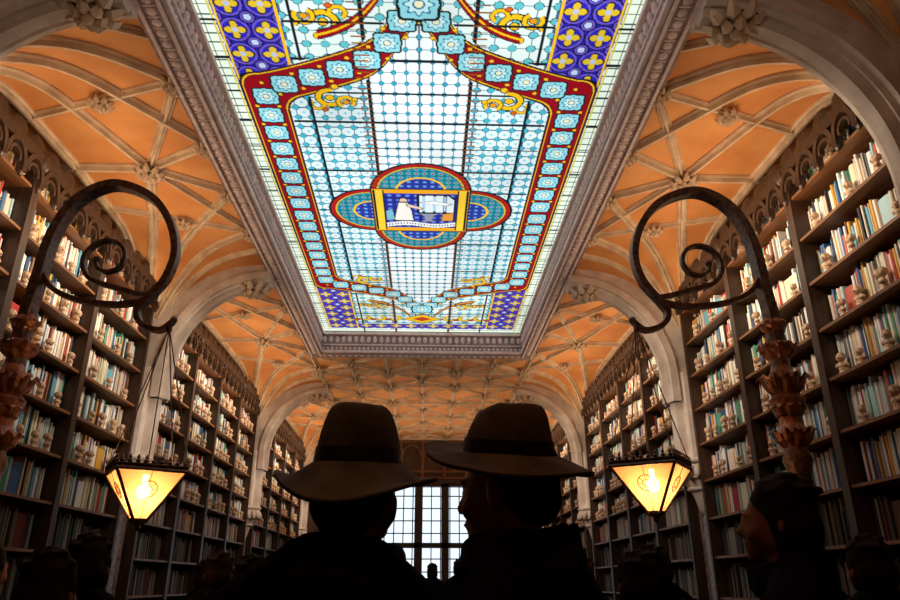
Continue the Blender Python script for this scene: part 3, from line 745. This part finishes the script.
def person(scarf=True,hair='short',vox=.008,coatm=None,broad=0,skin=None):
    root=empty('person'); coatm=coatm or M_black
    P=[('e',(0,-.012,1.695),(.076,.094,.088)),('e',(0,.03,1.65),(.066,.070,.09)),('c',(0,.05,1.60),.044,(0,.080,1.572),.022),
       ('c',(0,.092,1.680),.009,(0,.116,1.642),.011),('e',(0,.112,1.637),(.016,.010,.008)),('e',(0,.085,1.692),(.050,.016,.010)),('e',(0,.098,1.609),(.024,.011,.006)),('e',(0,.094,1.597),(.020,.011,.006)),
       ('e',(.038,.062,1.635),(.028,.028,.028)),('e',(-.038,.062,1.635),(.028,.028,.028)),('c',(-.055,.0,1.61),.020,(0,.07,1.577),.018),('c',(.055,.0,1.61),.020,(0,.07,1.577),.018),
       ('c',(0,-.02,1.45),.065,(0,-.005,1.60),.055),('e',(0,0,1.27),(.17,.11,.2)),('c',(-.16,-.01,1.41),.06,(.16,-.01,1.41),.06),
       ('e',(0,0,1.08),(.15,.105,.17)),('e',(0,0,.93),(.165,.115,.12))]
    for s in (-1,1):
        P+=[('e',(s*.080,-.008,1.65),(.010,.019,.033),(0,0,s*.35)),('e',(s*.029,.083,1.668),(.013,.012,.008)),
            ('c',(s*.09,0,.9),.088,(s*.1,.01,.5),.058),('c',(s*.1,.01,.5),.056,(s*.1,-.02,.1),.04),('c',(s*.1,-.04,.05),.04,(s*.11,.12,.035),.028),
            ('c',(s*.2,-.01,1.4),.052,(s*.25,-.03,1.12),.042),('c',(s*.25,-.03,1.12),.042,(s*.24,.07,.88),.028),
            ('c',(s*.24,.075,.86),.026,(s*.235,.095,.80),.03)]
        for k,(dx,l) in enumerate(((-.03,.07),(-.01,.08),(.01,.075),(.03,.06))):
            b=Vector((s*.235,.095+dx,.785)); m=b+Vector((s*-.005,.004,-l*.5)); e_=m+Vector((s*-.015,.004,-l*.45))
            P+=[('c',b,.0095,m,.009),('c',m,.009,e_,.008)]
        P+=[('c',(s*.23,.115,.84),.012,(s*.21,.15,.80),.0095)]
    blob('body',P,vox,skin or M_skin,root,2)
    K=[('e',(0,-.01,1.28),(.205,.14,.21)),('c',(-.16,-.02,1.425),.073,(.16,-.02,1.425),.073),('c',(-.08,-.02,1.48),.065,(.08,-.02,1.48),.065),('e',(0,0,1.08),(.19,.14,.2)),('e',(0,0,.86),(.215,.16,.2)),
       ('e',(0,0,.66),(.22,.165,.14))]
    for s in (-1,1):
        K+=[('c',(s*.19,-.015,1.40),.074,(s*.25,-.03,1.12),.06),('c',(s*.25,-.03,1.12),.06,(s*.245,.065,.9),.046)]
        if broad:
            K+=[('c',(s*.05,-.035,1.51+.02*broad),.07,(s*.175,-.025,1.43),.080),('c',(s*.175,-.02,1.42),.086,(s*.25,-.03,1.12),.068),('c',(s*.25,-.03,1.12),.068,(s*.245,.06,.92),.052)]
    n12=14
    for i in range(n12):
        a=2*math.pi*i/n12; up=.035*max(0,-math.sin(a)) if broad else 0
        K.append(('c',(.095*math.cos(a),-.015+.095*math.sin(a),1.49),.030,((.108 if broad else .088)*math.cos(a),-.015+(.108 if broad else .088)*math.sin(a),1.545+up),.016))
    blob('coat',K,.013,coatm,root,3)
    T=[]
    for s in (-1,1): T+=[('c',(s*.09,0,.85),.105,(s*.1,.01,.5),.08),('c',(s*.1,.01,.5),.08,(s*.1,-.02,.12),.068)]
    blob('trousers',T,.02,M_black,root)
    S=[]
    for s in (-1,1): S+=[('c',(s*.1,-.05,.055),.05,(s*.112,.14,.04),.038)]
    blob('shoes',S,.014,M_black,root)
    if scarf:
        K=[]
        for i in range(14):
            a=2*math.pi*i/14;a2=2*math.pi*(i+1)/14
            for zz,rr in ((1.512,.106),(1.548,.092)):
                K.append(('c',(rr*math.cos(a),-.01+rr*math.sin(a),zz+.014*math.sin(3*a)),.028,(rr*math.cos(a2),-.01+rr*math.sin(a2),zz+.014*math.sin(3*a2)),.028))
        blob('scarf',K,.009,M_scarf,root,2)
    if hair=='short':
        H=[('e',(0,-.03,1.70),(.083,.088,.09)),('e',(0,-.058,1.645),(.072,.052,.06))]
    elif hair=='tousled':
        H=[('e',(0,-.022,1.712),(.086,.096,.088)),('e',(0,-.055,1.65),(.084,.066,.085)),('c',(.066,.0,1.69),.026,(.070,-.01,1.60),.02),('c',(-.066,.0,1.69),.026,(-.070,-.01,1.60),.02)]
        rs=random.Random(3)
        for i in range(26):
            a=rs.uniform(0,6.28); ph=rs.uniform(0,1.25)
            d=Vector((math.sin(ph)*math.cos(a),math.sin(ph)*math.sin(a),math.cos(ph)))
            c=Vector((0,-.022,1.712))+Vector((d.x*.080,d.y*.090,d.z*.082)); H.append(('c',c,.018,c+d*.010+Vector((.008*math.cos(a*3),-.02,0)),.010))
    if hair: blob('hair',H,.008,M_hair,root,3)
    return root
def hat(parent,m,loc,rot,brimz,brim=.172,crown_h=.125,cw=1.0,taper=.8):
    root=empty('hat',loc,rot); root.parent=parent
    N=48
    def ring(fr,fz): 
        out=[]
        for i in range(N):
            a=2*math.pi*i/N; out.append((fr(a)*math.sin(a)*.90,fr(a)*math.cos(a)*1.02,fz(a)))
        return out
    rings=[]; h=crown_h; b=.096*cw
    pinch=lambda a:max(0,math.cos(a))**2*abs(math.sin(2*a))
    rings.append(ring(lambda a:b,lambda a:0))
    rings.append(ring(lambda a:b*(1-.20*(1-taper)),lambda a:h*.28))
    rings.append(ring(lambda a:b*(1-.50*(1-taper))-.008*pinch(a),lambda a:h*.54))
    rings.append(ring(lambda a:b*(1-.9*(1-taper))-.020*pinch(a)+.002*math.sin(2*a+1),lambda a:h*.76-.004*math.cos(a)))
    rings.append(ring(lambda a:b*taper*.90-.022*pinch(a),lambda a:h*.91-.006*math.cos(a)+.003*math.sin(a*2+.6)))
    rings.append(ring(lambda a:b*taper*.68-.01*pinch(a),lambda a:h*1.0-.010*math.cos(a)-.012*abs(math.cos(a))))
    rings.append(ring(lambda a:b*taper*.42,lambda a:h*.95-.020*abs(math.cos(a))))
    rings.append(ring(lambda a:b*taper*.15,lambda a:h*.82-.010))
    vs=[p for r in rings for p in r]; fs=[]
    for j in range(len(rings)-1):
        for i in range(N): fs.append((j*N+i,j*N+(i+1)%N,(j+1)*N+(i+1)%N,(j+1)*N+i))
    fs.append(tuple((len(rings)-1)*N+i for i in range(N)))
    mb=MB(); mb.add(vs,fs); o=mb.obj('crown',m,root,smooth=True); sb=o.modifiers.new('s','SUBSURF'); sb.levels=1; sb.render_levels=1
    rr=[]; TT=(0,.15,.3,.45,.6,.75,.88,.96,1.0)
    for t in TT: rr.append(ring(lambda a,t=t:b-.001+(brim-b)*t,lambda a,t=t:.003+brimz(a,t)))
    for t in TT[::-1]: rr.append(ring(lambda a,t=t:b-.0015+(brim-b-.001)*t,lambda a,t=t:-.004+brimz(a,t)))
    vs=[p for r in rr for p in r]; fs=[]
    for j in range(len(rr)):
        j2=(j+1)%len(rr)
        for i in range(N): fs.append((j*N+i,j*N+(i+1)%N,j2*N+(i+1)%N,j2*N+i))
    mb=MB(); mb.add(vs,fs); mb.obj('brim',m,root,smooth=True)
    r1=[ring(lambda a:b+.0015,lambda a:.003),ring(lambda a:b*(1-.2*(1-taper))+.0025,lambda a:.030)]
    mb=MB(); mb.add(r1[0]+r1[1],[(i,(i+1)%N,N+(i+1)%N,N+i) for i in range(N)]); mb.obj('hat_band',M_band,root,smooth=True)
    return root
A=person(True,'short',coatm=M_black,broad=1)
A.location=(-.195,1.5,0); A.rotation_euler=(0,math.radians(5.4),math.radians(-12))
bA=lambda a,t:(-.056+.008*math.sin(2*a)+.012*math.cos(a))*t**1.0+.085*max(0,t-.62)*abs(math.sin(a))**2+.007*math.sin(3*a+1)*t
hat(A,M_hatA,(0,-.014,1.732),(math.radians(6),math.radians(-3),0),bA,brim=.181,crown_h=.122,cw=1.02,taper=.77)
tag(A,'person seen from behind in dark coat, scarf and charcoal felt hat','person')
Bp=person(True,'short',coatm=M_black,broad=.6)
Bp.location=(.418,1.5,0); Bp.scale=(1.012,)*3
Bp.rotation_mode='QUATERNION'; Bp.rotation_quaternion=(Matrix.Rotation(math.radians(-5.0),3,'Y')@Matrix.Rotation(math.radians(56),3,'Z')).to_quaternion()
bB=lambda a,t:(-.026*abs(math.sin(a))**1.5+.012*max(0,math.cos(a))-.034*max(0,-math.cos(a)))*t**1.3+.010*max(0,t-.7)+.005*math.sin(2*a+1)*t
hat(Bp,M_hatB,(0,-.010,1.738),(math.radians(12),math.radians(-6),0),bB,brim=.178,crown_h=.108,cw=.99,taper=.82)
tag(Bp,'person turned in profile wearing a dark fedora, scarf and coat','person')
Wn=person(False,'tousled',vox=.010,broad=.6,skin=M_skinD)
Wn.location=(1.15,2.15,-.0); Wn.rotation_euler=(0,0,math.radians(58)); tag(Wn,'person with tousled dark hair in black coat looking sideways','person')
def ppl(px,py,rz,sc,lab):
    o=copytree(Wn,loc=(px,py,0),rot=(0,0,math.radians(rz)),scale=(sc,sc,sc)); tag(o,lab,'person'); return o
ppl(-1.27,3.1,8,.935,'dark haired person in dark coat standing')
ppl(-1.85,3.4,-12,.93,'dark haired person in black coat turned aside')
ppl(-1.62,2.35,5,.90,'dark haired person in dark coat seen from behind')
ppl(-1.02,2.3,-5,.885,'shorter dark haired person in black coat seen from behind')
ppl(-.72,3.6,0,.90,'dark haired visitor in black coat seen from behind')
ppl(-1.15,4.6,10,.93,'dark haired person in dark coat by the lantern')
ppl(-1.5,5.6,-10,.92,'dark haired person in dark coat among the visitors')
ppl(1.22,3.7,8,.93,'dark haired person in dark coat standing beneath the lantern')
ppl(.98,3.1,0,.90,'dark haired person in dark coat watching the room')
ppl(1.85,2.9,0,.93,'dark haired person in black coat near the lamp column')
ppl(1.74,2.2,0,.915,'dark haired person in black coat seen from behind')
ppl(2.05,3.75,12,.95,'dark haired visitor in dark coat by the lamp')
ppl(1.15,5.0,0,.92,'dark haired visitor in dark coat')
ppl(.22,12.5,0,1.0,'distant visitor in dark coat near the window')
ppl(.62,11.5,10,1.02,'distant dark haired visitor near the window')
ppl(2.0,6.0,10,.95,'dark haired visitor in dark coat beside the shelves')

# ------------------------------------------------------------------ lights
for bi in range(1,4):
    y=(PY[bi]+PY[bi+1])/2; ly=PY[bi+1]-PY[bi]-1.4
    for s in (-1,1):
        light('AREA',(s*2.72,y,4.2),(math.pi,0,0),(1,.66,.40),(17 if bi==1 else 22),.35,ly,'unseen_uplight')  # unseen strip added to light the vault warm, no fixture modelled
        light('AREA',(s*1.95,y,4.45),(0,math.radians(-76)*s,0),(1,.80,.58),(29,38,40)[bi-1],.25,ly+.4,'unseen_shelf_fill',95)  # unseen fill facing outward, added to brighten books and shelves
        light('AREA',(s*2.2,PY[bi+1]-.9,3.4),(math.radians(70),0,math.radians(-60)*s),(1,.80,.62),2.5,.5,.5,'unseen_pillar_fill',90)  # added fill without a fixture, brightens the pillars
light('AREA',(0,7.2,3.6),(math.pi,0,0),(1,.80,.72),17,1.2,8,'unseen_uplight')  # unseen central panel added to lift the skylight surround
light('AREA',(0,16,4.0),(math.pi,0,0),(1,.66,.40),30,2.5,5,'unseen_uplight')  # unseen panel added to brighten the far ceiling
light('AREA',(0,.3,4.0),(math.pi,0,0),(1,.74,.55),44,4,3,'unseen_uplight')  # unseen overhead panel, warm bounce added for people's backs and cheeks
w=bpy.data.worlds.new('w'); bpy.context.scene.world=w; w.use_nodes=True
bg=w.node_tree.nodes['Background']; bg.inputs[0].default_value=(.75,.88,1,1); bg.inputs[1].default_value=1.3
cd=bpy.data.cameras.new('cam'); cd.lens=28; cd.sensor_width=36; cd.clip_start=.05
co=bpy.data.objects.new('camera',cd); COL.objects.link(co); co.location=CAM; co.rotation_euler=(math.pi/2+PITCH,0,YAW)
bpy.context.scene.camera=co
